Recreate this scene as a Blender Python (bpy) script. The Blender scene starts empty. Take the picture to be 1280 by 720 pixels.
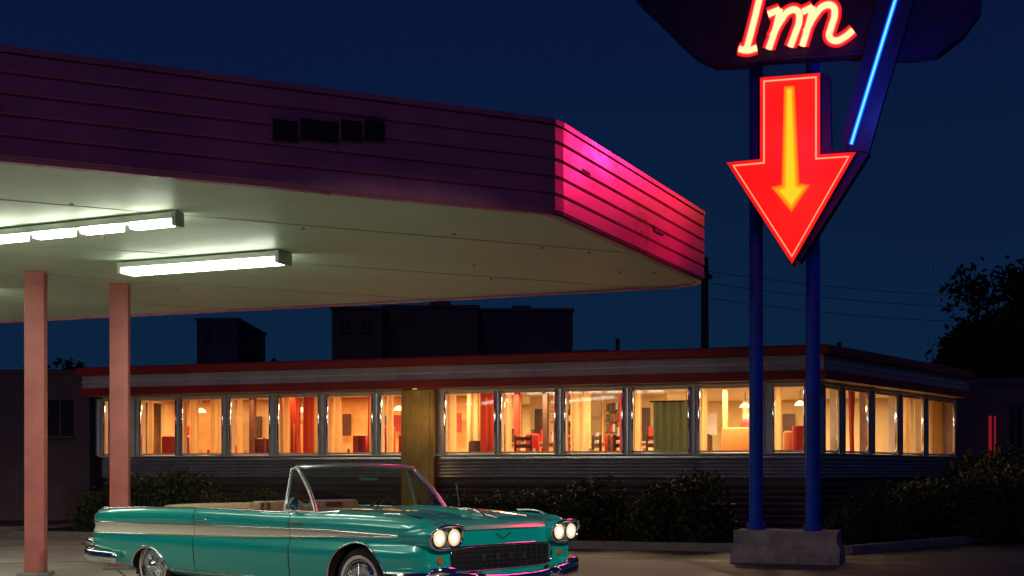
import bpy, bmesh, math, random
import numpy as np
from mathutils import Vector, Matrix
random.seed(7); rng=np.random.default_rng(7)
scene=bpy.context.scene
scene.view_settings.view_transform='Standard'
try: scene.view_settings.look='None'
except: pass
scene.view_settings.exposure=0
EYE=1.37; F=1500.0
def sx(px,D): return (px-640)/F*D
def sz(py,D): return EYE+(590-py)/F*D
# ---------------------------------------------------------------- materials
def mat(name,col,rough=0.5,metal=0.0,var=0.0,vscale=3.0,bump=0.0,bscale=40.0,coat=0.0,emit=None,estr=0.0,spec=0.5,col2=None,rvar=0.0):
    m=bpy.data.materials.new(name); m.use_nodes=True
    nt=m.node_tree; b=nt.nodes['Principled BSDF']
    b.inputs['Base Color'].default_value=(*col,1); b.inputs['Roughness'].default_value=rough
    b.inputs['Metallic'].default_value=metal; b.inputs['Specular IOR Level'].default_value=spec
    if coat: b.inputs['Coat Weight'].default_value=coat; b.inputs['Coat Roughness'].default_value=0.04
    if emit: b.inputs['Emission Color'].default_value=(*emit,1); b.inputs['Emission Strength'].default_value=estr
    tc=nt.nodes.new('ShaderNodeTexCoord')
    if var or col2:
        n=nt.nodes.new('ShaderNodeTexNoise'); n.inputs['Scale'].default_value=vscale; n.inputs['Detail'].default_value=8; n.inputs['Roughness'].default_value=0.65
        nt.links.new(tc.outputs['Object'],n.inputs['Vector'])
        r=nt.nodes.new('ShaderNodeValToRGB'); r.color_ramp.elements[0].position=0.3; r.color_ramp.elements[1].position=0.7
        c2=col2 if col2 else tuple(min(1,c*(1+var)) for c in col); c1=col if col2 else tuple(c*(1-var) for c in col)
        r.color_ramp.elements[0].color=(*c1,1); r.color_ramp.elements[1].color=(*c2,1)
        nt.links.new(n.outputs['Fac'],r.inputs['Fac']); nt.links.new(r.outputs['Color'],b.inputs['Base Color'])
        if rvar:
            mr=nt.nodes.new('ShaderNodeMapRange'); mr.inputs['To Min'].default_value=max(0.03,rough-rvar); mr.inputs['To Max'].default_value=min(1,rough+rvar)
            mr.inputs['From Min'].default_value=0.3; mr.inputs['From Max'].default_value=0.7
            nt.links.new(n.outputs['Fac'],mr.inputs['Value']); nt.links.new(mr.outputs['Result'],b.inputs['Roughness'])
    if bump:
        n2=nt.nodes.new('ShaderNodeTexNoise'); n2.inputs['Scale'].default_value=bscale; n2.inputs['Detail'].default_value=6
        nt.links.new(tc.outputs['Object'],n2.inputs['Vector'])
        bp=nt.nodes.new('ShaderNodeBump'); bp.inputs['Strength'].default_value=bump; bp.inputs['Distance'].default_value=0.02
        nt.links.new(n2.outputs['Fac'],bp.inputs['Height']); nt.links.new(bp.outputs['Normal'],b.inputs['Normal'])
    return m
def emis(name,col,s,sample=False):
    m=bpy.data.materials.new(name); m.use_nodes=True; nt=m.node_tree; nt.nodes.clear()
    o=nt.nodes.new('ShaderNodeOutputMaterial'); e=nt.nodes.new('ShaderNodeEmission')
    e.inputs['Color'].default_value=(*col,1); e.inputs['Strength'].default_value=s
    nt.links.new(e.outputs[0],o.inputs[0])
    if not sample: m.cycles.emission_sampling='NONE'
    return m
def glassmat(name,tint=(1,1,1),base=0.04,graz=0.5):
    m=bpy.data.materials.new(name); m.use_nodes=True; nt=m.node_tree; nt.nodes.clear()
    o=nt.nodes.new('ShaderNodeOutputMaterial'); t=nt.nodes.new('ShaderNodeBsdfTransparent'); g=nt.nodes.new('ShaderNodeBsdfGlossy')
    t.inputs['Color'].default_value=(*tint,1); g.inputs['Roughness'].default_value=0.03
    mx=nt.nodes.new('ShaderNodeMixShader'); lw=nt.nodes.new('ShaderNodeLayerWeight'); lw.inputs['Blend'].default_value=0.5
    pw=nt.nodes.new('ShaderNodeMath'); pw.operation='POWER'; pw.inputs[1].default_value=4.5
    mm=nt.nodes.new('ShaderNodeMath'); mm.operation='MULTIPLY_ADD'; mm.inputs[1].default_value=graz; mm.inputs[2].default_value=base
    nt.links.new(lw.outputs['Facing'],pw.inputs[0]); nt.links.new(pw.outputs[0],mm.inputs[0]); nt.links.new(mm.outputs[0],mx.inputs[0])
    nt.links.new(t.outputs[0],mx.inputs[1]); nt.links.new(g.outputs[0],mx.inputs[2]); nt.links.new(mx.outputs[0],o.inputs[0]); return m
def cloth(name,col,tr=0.45):
    m=mat(name,col,0.85,var=0.2,vscale=4); nt=m.node_tree; b=nt.nodes['Principled BSDF']; o=nt.nodes['Material Output']
    t=nt.nodes.new('ShaderNodeBsdfTranslucent'); t.inputs['Color'].default_value=(*[min(1,c*1.35) for c in col],1)
    mx=nt.nodes.new('ShaderNodeMixShader'); mx.inputs[0].default_value=tr
    nt.links.new(b.outputs[0],mx.inputs[1]); nt.links.new(t.outputs[0],mx.inputs[2]); nt.links.new(mx.outputs[0],o.inputs[0]); return m

M={}
M['asphalt']=mat('asphalt',(0.028,0.024,0.026),0.55,col2=(0.08,0.062,0.06),vscale=0.9,bump=0.7,bscale=60,rvar=0.22)
M['concrete']=mat('concrete_pad',(0.26,0.21,0.185),0.65,col2=(0.46,0.38,0.34),vscale=0.8,bump=0.35,bscale=50,rvar=0.2)
M['kerb']=mat('kerb_concrete',(0.26,0.21,0.19),0.85,var=0.3,vscale=3,bump=0.4)
M['soil']=mat('soil',(0.03,0.022,0.016),0.95,var=0.5,vscale=5,bump=1)
M['ceil']=mat('canopy_soffit',(0.56,0.72,0.54),0.5,col2=(0.78,0.88,0.69),vscale=0.45,bump=0.05,bscale=8,rvar=0.12)
M['fascia']=mat('canopy_fascia_paint',(0.38,0.095,0.21),0.36,col2=(0.60,0.17,0.32),vscale=1.3,bump=0.05,bscale=10,rvar=0.14)
M['dark']=mat('black_void',(0.006,0.006,0.008),0.7)
M['steelgrey']=mat('grey_metal',(0.25,0.25,0.26),0.5,0.3,var=0.15)
M['postpink']=mat('post_paint',(0.46,0.125,0.12),0.5,col2=(0.62,0.19,0.165),vscale=3,bump=0.15,bscale=20)
M['roof']=mat('roof_felt',(0.05,0.045,0.05),0.9,var=0.3)
M['red']=mat('red_enamel',(0.36,0.02,0.015),0.48,var=0.2,vscale=1.5,spec=0.35)
M['cream']=mat('cream_enamel',(0.46,0.36,0.32),0.5,var=0.25,vscale=1.5)
M['chrome']=mat('chrome',(0.82,0.83,0.85),0.09,1.0,var=0.03,vscale=6)
M['stainless']=mat('stainless',(0.62,0.58,0.56),0.3,0.8,var=0.2,vscale=3)
M['mull']=mat('window_frame_metal',(0.66,0.60,0.52),0.45,0.2,var=0.12)
M['base']=mat('diner_base_panel',(0.08,0.05,0.045),0.4,var=0.3)
M['ochre']=mat('ochre_panel',(0.55,0.36,0.09),0.6,var=0.3,vscale=2)
M['glass']=glassmat('window_glass',(0.97,0.97,0.97),0.035,0.3)
M['cglass']=glassmat('windshield_glass',(0.66,0.72,0.70),0.10,0.6)
M['iwall']=mat('interior_wall',(0.78,0.60,0.32),0.7,var=0.15,vscale=1.2)
M['iwall2']=mat('interior_panelling',(0.70,0.36,0.13),0.6,var=0.3,vscale=2)
M['ifloor']=mat('interior_floor',(0.25,0.15,0.09),0.5,var=0.2)
M['iceil']=mat('interior_ceiling',(0.80,0.72,0.52),0.7,var=0.05)
M['tan']=cloth('curtain_tan',(0.66,0.46,0.22))
M['redc']=cloth('curtain_red',(0.40,0.05,0.025),.3)
M['green']=cloth('curtain_green',(0.12,0.13,0.06),.2)
M['booth']=mat('booth_vinyl',(0.42,0.02,0.012),0.35,var=0.15)
M['wood']=mat('dark_wood',(0.07,0.026,0.014),0.45,var=0.3,vscale=5)
M['orange']=mat('orange_vinyl',(0.60,0.2,0.05),0.5,var=0.1)
M['signblue']=mat('sign_navy_paint',(0.006,0.016,0.09),0.5,var=0.3,vscale=3,spec=0.25)
M['signpurple']=mat('sign_dark_blue_paint',(0.014,0.013,0.065),0.5,var=0.35,vscale=3,spec=0.25)
M['poleblue']=mat('pole_blue_paint',(0.010,0.065,0.48),0.45,var=0.3,vscale=4,spec=0.2)
M['leaf']=mat('hedge_leaves',(0.026,0.034,0.014),0.65,col2=(0.065,0.075,0.03),vscale=4,spec=0.25)
M['leafd']=mat('tree_leaves',(0.018,0.03,0.014),0.8,col2=(0.045,0.06,0.022),vscale=1.5,spec=0.1)
M['bark']=mat('bark',(0.05,0.035,0.028),0.9,var=0.4,vscale=8,spec=0.1)
M['bld1']=mat('far_wall_brown',(0.12,0.085,0.075),0.95,var=0.25,vscale=0.6,spec=0.1)
M['bld2']=mat('far_wall_blue',(0.08,0.085,0.095),0.95,var=0.2,vscale=0.6,spec=0.1)
M['bld3']=mat('neighbour_stucco',(0.15,0.11,0.11),0.95,var=0.25,vscale=1,bump=0.2,spec=0.1)
M['wire']=mat('wire',(0.02,0.02,0.02),0.7)

# ---------------------------------------------------------------- helpers
def link(o,parent=None):
    scene.collection.objects.link(o)
    if parent: o.parent=parent
    return o
def empty(name,loc=(0,0,0),rz=0):
    e=bpy.data.objects.new(name,None); e.location=loc; e.rotation_euler=(0,0,rz); e.empty_display_size=0.3
    return link(e)
def finish(me,smooth,ang=35):
    if smooth:
        for p in me.polygons: p.use_smooth=True
        try: me.set_sharp_from_angle(angle=math.radians(ang))
        except Exception: pass
def mesh(name,v,f,m,parent=None,smooth=False,ang=35,solid=0,fix=True):
    me=bpy.data.meshes.new(name); me.from_pydata([tuple(p) for p in v],[],f)
    if fix:
        bm=bmesh.new(); bm.from_mesh(me); bmesh.ops.recalc_face_normals(bm,faces=bm.faces); bm.to_mesh(me); bm.free()
    if m: me.materials.append(m)
    finish(me,smooth,ang)
    o=bpy.data.objects.new(name,me); link(o,parent)
    return o
def box(name,c,s,m,parent=None,rz=0,bev=0.0,seg=2,rot=None):
    bm=bmesh.new(); bmesh.ops.create_cube(bm,size=1)
    bmesh.ops.scale(bm,vec=s,verts=bm.verts)
    if bev: bmesh.ops.bevel(bm,geom=list(bm.edges),offset=bev,segments=seg,affect='EDGES',profile=0.5)
    me=bpy.data.meshes.new(name); bm.to_mesh(me); bm.free()
    if m: me.materials.append(m)
    if bev: finish(me,True,40)
    o=bpy.data.objects.new(name,me); o.location=c; o.rotation_euler=rot if rot else (0,0,rz)
    return link(o,parent)
def prism(name,poly,z0,z1,m,parent=None):
    n=len(poly); v=[(p[0],p[1],z0) for p in poly]+[(p[0],p[1],z1) for p in poly]
    f=[tuple(range(n))[::-1],tuple(range(n,2*n))]+[(i,(i+1)%n,(i+1)%n+n,i+n) for i in range(n)]
    return mesh(name,v,f,m,parent)
def sheet(name,poly,z,m,parent=None):
    return mesh(name,[(p[0],p[1],z) for p in poly],[tuple(range(len(poly)))],m,parent)
def offs(path,d,closed=False):
    out=[];n=len(path)
    for i in range(n):
        p=Vector(path[i][:2])
        a=Vector(path[i-1][:2]) if (i>0 or closed) else None
        b=Vector(path[(i+1)%n][:2]) if (i<n-1 or closed) else None
        ns=[]
        if a is not None: t=(p-a).normalized(); ns.append(Vector((t.y,-t.x)))
        if b is not None: t=(b-p).normalized(); ns.append(Vector((t.y,-t.x)))
        if len(ns)==2:
            s=(ns[0]+ns[1]).normalized(); s=s/max(0.3,s.dot(ns[0]))
        else: s=ns[0]
        out.append((p.x+s.x*d,p.y+s.y*d))
    return out
def sweep(name,path,prof,m,parent=None,closed=False,smooth=False):
    v=[];f=[];n=len(path);k=len(prof)
    for (d,z) in prof:
        for q in offs(path,d,closed): v.append((q[0],q[1],z))
    for j in range(k-1):
        for i in range(n if closed else n-1):
            i2=(i+1)%n; f.append((j*n+i,j*n+i2,(j+1)*n+i2,(j+1)*n+i))
    if not closed and k>2 and prof[0]==prof[-1]:
        f.append(tuple(j*n for j in range(k-1))); f.append(tuple(j*n+n-1 for j in range(k-1))[::-1])
    return mesh(name,v,f,m,parent,smooth)
def tube(name,pts,r,m,parent=None,cyc=False,smooth=False,res=4):
    cu=bpy.data.curves.new(name,'CURVE'); cu.dimensions='3D'; cu.bevel_depth=r; cu.bevel_resolution=res; cu.use_fill_caps=True
    if smooth:
        sp=cu.splines.new('BEZIER'); sp.bezier_points.add(len(pts)-1)
        for b,p in zip(sp.bezier_points,pts): b.co=p; b.handle_left_type='AUTO'; b.handle_right_type='AUTO'
        sp.resolution_u=10
    else:
        sp=cu.splines.new('POLY'); sp.points.add(len(pts)-1)
        for b,p in zip(sp.points,pts): b.co=(*p,1)
    sp.use_cyclic_u=cyc
    cu.materials.append(m); o=bpy.data.objects.new(name,cu); return link(o,parent)
def cyl(name,c,r,h,m,parent=None,axis='Z',seg=32,r2=None,bev=0):
    bm=bmesh.new(); bmesh.ops.create_cone(bm,cap_ends=True,segments=seg,radius1=r,radius2=r if r2 is None else r2,depth=h)
    if axis=='X': bmesh.ops.rotate(bm,matrix=Matrix.Rotation(math.pi/2,3,'Y'),verts=bm.verts)
    if axis=='Y': bmesh.ops.rotate(bm,matrix=Matrix.Rotation(-math.pi/2,3,'X'),verts=bm.verts)
    me=bpy.data.meshes.new(name); bm.to_mesh(me); bm.free(); me.materials.append(m); finish(me,True,40)
    o=bpy.data.objects.new(name,me); o.location=c; return link(o,parent)
def lathe(name,prof,m,parent=None,axis='Y',seg=48,loc=(0,0,0)):
    v=[];f=[];k=len(prof)
    for i in range(seg):
        a=2*math.pi*i/seg; c,s=math.cos(a),math.sin(a)
        for (r,h) in prof:
            v.append((r*c,h,r*s) if axis=='Y' else ((h,r*c,r*s) if axis=='X' else (r*c,r*s,h)))
    for i in range(seg):
        i2=(i+1)%seg
        for j in range(k-1): f.append((i*k+j,i*k+j+1,i2*k+j+1,i2*k+j))
    o=mesh(name,v,f,m,parent,True,35); o.location=loc; return o
def area(name,loc,size,power,col,rot=(0,0,0),parent=None,sy=None):
    l=bpy.data.lights.new(name,'AREA'); l.energy=power; l.color=col; l.size=size
    if sy: l.shape='RECTANGLE'; l.size_y=sy
    o=bpy.data.objects.new(name,l); o.location=loc; o.rotation_euler=rot; return link(o,parent)
def point(name,loc,power,col,r=0.1,parent=None):
    l=bpy.data.lights.new(name,'POINT'); l.energy=power; l.color=col; l.shadow_soft_size=r
    o=bpy.data.objects.new(name,l); o.location=loc; return link(o,parent)
def spot(name,loc,target,power,col,deg,r=0.2,blend=0.6,parent=None):
    l=bpy.data.lights.new(name,'SPOT'); l.energy=power; l.color=col; l.spot_size=math.radians(deg); l.spot_blend=blend; l.shadow_soft_size=r
    o=bpy.data.objects.new(name,l); o.location=loc; o.rotation_euler=(Vector(target)-Vector(loc)).to_track_quat('-Z','Y').to_euler(); return link(o,parent)

# ---------------------------------------------------------------- world, sun, camera
w=bpy.data.worlds.new("World"); scene.world=w; w.use_nodes=True
nt=w.node_tree; nt.nodes.clear()
out=nt.nodes.new('ShaderNodeOutputWorld'); bg=nt.nodes.new('ShaderNodeBackground'); bg2=nt.nodes.new('ShaderNodeBackground'); add=nt.nodes.new('ShaderNodeAddShader')
sky=nt.nodes.new('ShaderNodeTexSky'); sky.sky_type='NISHITA'; sky.sun_disc=False; sky.sun_elevation=math.radians(-5); sky.sun_rotation=math.radians(150)
nt.links.new(sky.outputs[0],bg.inputs[0]); bg.inputs[1].default_value=0.01
tc=nt.nodes.new('ShaderNodeTexCoord'); sp=nt.nodes.new('ShaderNodeSeparateXYZ'); nt.links.new(tc.outputs['Generated'],sp.inputs[0])
ns=nt.nodes.new('ShaderNodeTexNoise'); ns.inputs['Scale'].default_value=2.2; ns.inputs['Detail'].default_value=4; nt.links.new(tc.outputs['Generated'],ns.inputs['Vector'])
ma=nt.nodes.new('ShaderNodeMath'); ma.operation='MULTIPLY_ADD'; ma.inputs[1].default_value=0.12; nt.links.new(ns.outputs['Fac'],ma.inputs[0]); nt.links.new(sp.outputs['Z'],ma.inputs[2])
rp=nt.nodes.new('ShaderNodeValToRGB'); nt.links.new(ma.outputs[0],rp.inputs[0])
rp.color_ramp.elements[0].position=0.05; rp.color_ramp.elements[0].color=(0.0036,0.0190,0.048,1)
rp.color_ramp.elements[1].position=0.46; rp.color_ramp.elements[1].color=(0.0024,0.0066,0.041,1)
nt.links.new(rp.outputs[0],bg2.inputs[0]); bg2.inputs[1].default_value=1.0
nt.links.new(bg.outputs[0],add.inputs[0]); nt.links.new(bg2.outputs[0],add.inputs[1]); nt.links.new(add.outputs[0],out.inputs[0])
sl=bpy.data.lights.new('dusk_glow','SUN'); sl.energy=0.085; sl.angle=math.radians(20); sl.color=(0.70,0.42,1.0)
so=bpy.data.objects.new('dusk_glow',sl); so.rotation_euler=(math.radians(62),0,math.radians(-8)); link(so)
cam=bpy.data.cameras.new('camera'); co=bpy.data.objects.new('camera',cam); link(co); co.location=(0,0,EYE); co.rotation_euler=(math.radians(90),0,0)
cam.sensor_width=36; cam.lens=F/1280*36; cam.shift_y=230/1280; cam.clip_end=2000; scene.camera=co

# ---------------------------------------------------------------- ground
sheet('ground',[(-300,-100),(300,-100),(300,500),(-300,500)],0,M['asphalt'])
pad=[(-30,-4),(-6,1.5),(0.3,8.2),(3.0,15.0),(2.6,18.3),(-5.0,21.3),(-9,30),(-30,30)]
prism('forecourt_pavement',pad,-0.1,0.012,M['concrete'])
jm=mat('joint_filler',(0.05,0.045,0.04),0.9)
fp=empty('pavement_joints')
for x,y,L,r in [(-8,17.6,16,0.41),(-9,22,14,0.41),(-7,13,14,0.41),(-6.5,19,9,1.98),(-10,20,12,1.98),(-3,15,9,1.98)]:
    box('joint',(x,y,0.0135),(L,0.03,0.003),jm,fp,r)

# ---------------------------------------------------------------- diner
C=Vector((5.75,23.0)); Lp=Vector((-9.45,27.90)); R=Vector((10.56,28.7))
f=(Lp-C).normalized(); g=(R-C).normalized(); nn=Vector((-f.y,f.x)); 
if nn.y<0: nn=-nn
L1=(Lp-C).length; L2=(R-C).length; fa=math.atan2(f.y,f.x); ga=math.atan2(g.y,g.x)
n2=Vector((-g.y,g.x))
def wf(px): k=(px-640)/F; return (k*C.y-C.x)/(f.x-k*f.y)
def wg(px): k=(px-640)/F; return (k*C.y-C.x)/(g.x-k*g.y)
diner=empty('roadside_diner')
Bk=Lp+nn*6.9
poly=[tuple(Lp),tuple(C),tuple(R),tuple(Bk)]
path=[tuple(Lp+nn*6.9),tuple(Lp),tuple(C),tuple(R)]
ZS,ZT=1.74,3.07
sweep('lower_wall',path,[(0,0),(0,ZS-0.03),(-0.15,ZS-0.03),(-0.15,0),(0,0)],M['base'],diner)
sweep('header',path,[(0,ZT),(0,3.6),(-0.15,3.6),(-0.15,ZT),(0,ZT)],M['mull'],diner)
pr=[(0.02,1.22)]
z=1.24
while z<1.66:
    pr+= [(0.055,z+0.01),(0.07,z+0.03),(0.055,z+0.05),(0.025,z+0.06)]; z+=0.07
sweep('ribbed_band',path,pr+[(0.02,1.69)],M['stainless'],diner,smooth=False)
pr=[(0.012,0.2)]; z=0.22
while z<1.15:
    pr+= [(0.03,z+0.01),(0.04,z+0.05),(0.03,z+0.08),(0.012,z+0.09)]; z+=0.12
sweep('base_ribs',path,pr,M['base'],diner)
sweep('sill',path,[(0.0,ZS-0.03),(0.11,ZS-0.03),(0.11,ZS+0.0),(-0.2,ZS+0.015),(-0.2,ZS-0.03),(0,ZS-0.03)],M['mull'],diner)
sweep('window_head',path,[(0.0,ZT),(0.05,ZT),(0.05,ZT+0.05),(0.0,ZT+0.05),(0,ZT)],M['mull'],diner)
e0=path
sweep('eave_soffit',e0,[(0.0,3.125),(0.40,3.125)],M['cream'],diner)
sweep('eave_lower_red_band',e0,[(0.40,3.12),(0.42,3.115),(0.42,3.29),(0.36,3.30)],M['red'],diner)
sweep('eave_cream_band',e0,[(0.36,3.30),(0.36,3.58)],M['cream'],diner)
sweep('eave_upper_red_band',e0,[(0.36,3.58),(0.46,3.585),(0.47,3.60),(0.47,3.74),(0.44,3.77),(0.2,3.78)],M['red'],diner)
sweep('eave_trim',e0,[(0.365,3.42),(0.38,3.425),(0.38,3.445),(0.365,3.45)],M['mull'],diner)
prism('roof_deck',offs(poly,0.35,True),3.60,3.74,M['roof'],diner)
prism('floor_slab',offs(poly,-0.16,True),0.5,0.95,M['ifloor'],diner)
prism('ceiling',offs(poly,-0.155,True),3.16,3.22,M['iceil'],diner)
prism('back_wall',[tuple(R),tuple(Bk),tuple(Bk+nn*0.15),tuple(R+nn*0.15)],0,3.55,M['iwall'],diner)
prism('end_wall',[tuple(Lp+nn*6.9),tuple(Lp+nn*2.2),tuple(Lp+nn*2.2-f*0.14),tuple(Lp+nn*6.9-f*0.14)],ZS,ZT,M['iwall'],diner)
winF=[(122,138),(141,164),(178,221),(230,279),(290,338),(350,399),(411,466),(478,504),(558,619),(628,694),(708,778),(792,861),(875,940),(968,1005)]
winG=[(1028,1045),(1053,1082),(1090,1118),(1125,1151),(1157,1190)]
def wallpt(s,off,kind):
    return (C+f*s+nn*off) if kind=='F' else (C+g*s+n2*off)
def pier(s0,s1,kind,ang,full=True):
    c=wallpt((s0+s1)/2,0.06,kind); wd=abs(s1-s0)
    box('pier',(c.x,c.y,(ZS+ZT)/2),(wd,0.14,ZT-ZS-0.004),M['mull'],diner,ang)
    for s in (min(s0,s1)+0.012,max(s0,s1)-0.012):
        c=wallpt(s,-0.04,kind); box('mullion_trim',(c.x,c.y,(ZS+ZT)/2),(0.035,0.07,ZT-ZS-0.01),M['chrome'],diner,ang,bev=0.006)
    if wd>0.14:
        c=wallpt((s0+s1)/2,-0.03,kind); box('mullion_centre',(c.x,c.y,(ZS+ZT)/2),(0.03,0.05,ZT-ZS-0.01),M['stainless'],diner,ang)
def panes(wins,fn,kind,ang,s_first,s_last):
    ss=[(fn(a),fn(b)) for a,b in wins]
    flat=[s_first]+[x for p in ss for x in p]+[s_last]
    for i in range(0,len(flat),2):
        pier(flat[i],flat[i+1],kind,ang)
    for a,b in ss:
        pa,pb_=wallpt(a,0.05,kind),wallpt(b,0.05,kind); wd=abs(a-b)
        mesh('window_glass',[(pa.x,pa.y,ZS),(pb_.x,pb_.y,ZS),(pb_.x,pb_.y,ZT),(pa.x,pa.y,ZT)],[(0,1,2,3)],M['glass'],diner)
        c=wallpt((a+b)/2,0.03,kind)
        box('window_rail',(c.x,c.y,ZT-0.03),(wd,0.05,0.05),M['mull'],diner,ang)
        box('window_rail',(c.x,c.y,ZS+0.035),(wd,0.05,0.04),M['mull'],diner,ang)
    return ss
SF=panes(winF,wf,'F',fa,L1,0.0)
SG=panes(winG,wg,'G',ga,0.0,L2)
sa,sb=wf(506),wf(547); c=wallpt((sa+sb)/2,-0.10,'F')
box('entrance_pillar',(c.x,c.y,1.56),(abs(sa-sb),0.22,3.10),M['ochre'],diner,fa,bev=0.02)
for k in range(4):
    s=sb+(sa-sb)*(0.15+0.233*k); c=wallpt(s,-0.215,'F'); box('pillar_fluting',(c.x,c.y,1.6),(0.03,0.02,2.9),M['ochre'],diner,fa,bev=0.005)
c=wallpt((sa+sb)/2,-0.36,'F'); cyl('added_eave_lamp',(c.x,c.y,3.115),0.05,0.02,emis('added_eave_lamp_glow',(1,0.65,0.25),0.8),diner)  # small glowing disc, added under the eave to go with the pillar light
point('added_pillar_light',(c.x,c.y-0.45,2.5),5,(1,0.62,0.2),0.15,diner)  # bare point light added in front of the pillar to warm it
def ib(name,px0,px1,off,th,z0,z1,m,bev=0.0,fn=wf):
    s0,s1=fn(px0),fn(px1); c=wallpt((s0+s1)/2,off,'F')
    return box(name,(c.x,c.y,(z0+z1)/2),(abs(s1-s0),th,z1-z0),m,diner,fa,bev=bev)
def curtain(px0,px1,off,m,z0=1.5,z1=3.10,kind='F'):
    fn=wf if kind=='F' else wg
    s0,s1=fn(px0),fn(px1); L=abs(s1-s0); n=max(8,int(L/0.022)); v=[];fc=[]
    ph=random.random()*6
    for i in range(n+1):
        s=s0+(s1-s0)*i/n; u=i/n*L
        for zz in (z0,(z0+z1)/2,z1):
            o=off+0.045*math.sin(u*40+ph+0.5*math.sin(u*9))+0.02*math.sin(u*21+zz*2)
            p=wallpt(s,o,kind); v.append((p.x,p.y,zz))
    for i in range(n):
        for j in range(2): a=i*3+j; fc.append((a,a+3,a+4,a+1))
    mesh('curtain',v,fc,m,diner,smooth=True,ang=80)
for (a,b,o,m) in [(100,205,2.6,'iwall2'),(205,330,2.9,'iwall'),(330,505,2.7,'iwall2'),(505,600,2.9,'iwall2'),(600,700,3.6,'iwall'),(700,790,3.8,'iwall')]:
    s0,s1=wf(a),wf(b); c=wallpt((s0+s1)/2,o,'F'); box('partition',(c.x,c.y,2.05),(abs(s1-s0),0.1,2.19),M[m],diner,fa)
for px in (196,215,300,322,372,440,455,520,575,645,665,680,740,722,830,840,905,925,890,990):
    o=2.45 if px<600 else 3.2
    if px>790: o=5.5
    ib('wall_picture',px-5,px+6,o,0.04,2.2+0.15*random.random(),2.7+.1*random.random(),random.choice([M['wood'],M['redc'],M['cream'],M['orange'],M['wood']]))
for px in (186,262,345,428,505,612,650,706,850,890):
    ib('column',px-3,px+3,1.9,0.14,0.95,3.15,random.choice([M['wood'],M['redc'],M['iwall2']]))
for a,b,z0,z1,o in [(236,250,.95,2.75,2.75),(404,424,.95,2.7,2.55),(610,622,.95,2.85,3.4),(752,768,.95,2.85,3.6),(815,830,.95,2.8,6.5),(940,960,.95,2.8,6.5)]:
    ib('inner_door',a,b,o,.06,z0,z1,M['wood'])
for a,b in ((575,598),(640,690),(715,745)):
    for zz in (2.25,2.5,2.75):
        ib('back_shelf',a,b,3.0,.2,zz,zz+.03,M['wood'])
        for k in range(7):
            px=a+(b-a)*(k+.5)/7; h=.1+.1*random.random(); c=wallpt(wf(px),3.0,'F'); cyl('shelf_bottle',(c.x,c.y,zz+.03+h/2),.035,h,random.choice([M['booth'],M['wood'],M['green'],M['cream']]),diner,seg=8)
for a,b,m,o in [(122,138,'tan',.22),(143,150,'tan',.22),(178,184,'tan',.2),(230,243,'tan',.2),(258,279,'tan',.2),(290,296,'tan',.2),(309,338,'redc',1.4),
      (350,358,'tan',.2),(370,384,'redc',.3),(388,399,'tan',.2),(411,421,'tan',.2),(445,460,'redc',.6),(457,466,'tan',.2),(478,486,'tan',.2),
      (558,566,'tan',.2),(566,588,'tan',.9),(592,617,'redc',.45),(628,636,'tan',.2),(666,680,'redc',1.6),(708,728,'tan',.3),(768,778,'redc',.5),
      (792,800,'tan',.2),(875,882,'tan',.25),(884,938,'tan',5.5),(968,975,'tan',.3)]:
    curtain(a,b,o,M[m])
curtain(812,859,0.35,M['green'],1.5,2.78); ib('curtain_rod',808,861,0.35,0.03,2.78,2.81,M['wood'])
for a,b,m in [(1028,1033,'tan'),(1053,1060,'tan'),(1076,1082,'redc'),(1090,1096,'tan'),(1142,1151,'tan'),(1157,1166,'tan'),(1176,1190,'tan')]:
    curtain(a,b,0.25,M[m],1.5,3.1,'G')
for a,b,o,z1,m in [(178,214,.8,2.22,'booth'),(184,205,1.4,2.5,'booth'),(240,262,1.2,2.0,'booth'),(296,334,.9,2.15,'booth'),(318,338,1.5,2.5,'orange'),(352,376,1.1,2.2,'booth'),
        (422,440,.8,2.2,'booth'),(440,466,1.2,2.4,'booth'),(478,500,.9,2.2,'booth'),(568,590,.9,2.05,'wood'),(598,619,.9,2.4,'booth'),(634,652,1.3,2.2,'booth'),(672,694,1.2,2.15,'booth'),
        (888,925,1.6,2.3,'orange'),(908,938,2.2,2.5,'booth'),(972,990,1.2,2.2,'orange'),(985,1004,1.0,2.3,'booth'),(736,752,1.4,2.15,'booth')]:
    ib('booth_seat_back',a,b,o,0.16,0.95,z1,M[m],0.05)
for px in (225,285,405,612,655,730,770,800,872,960):
    s=wf(px); c=wallpt(s,1.0,'F'); cyl('table_top',(c.x,c.y,1.69),0.38,0.04,M['wood'],diner); cyl('table_leg',(c.x,c.y,1.3),0.04,0.75,M['stainless'],diner)
    cyl('ketchup_bottle',(c.x+0.1,c.y,1.80),0.03,0.18,M['booth'],diner); cyl('menu_stand',(c.x-0.1,c.y,1.79),0.05,0.16,M['cream'],diner,seg=4)
for px in (576,640,716,732,750,766,430,305,805,365,192,690,455,248):
    s=wf(px); c=wallpt(s,0.7+0.5*random.random(),'F'); a0=random.random()*3
    for dx in (-0.17,0.17):
        box('chair_post',(c.x+dx*math.cos(a0),c.y+dx*math.sin(a0),1.55),(0.04,0.04,1.2),M['wood'],diner,a0)
    for zz in (1.78,1.92,2.08): box('chair_slat',(c.x,c.y,zz),(0.36,0.025,0.08),M['wood'],diner,a0)
    box('chair_seat',(c.x+0.18*math.sin(a0),c.y-0.18*math.cos(a0),1.4),(0.4,0.4,0.05),M['wood'],diner,a0)
ib('service_counter',560,800,2.4,0.5,0.95,2.0,M['iwall2']); ib('counter_top',558,802,2.4,0.6,2.0,2.04,M['stainless'])
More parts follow.
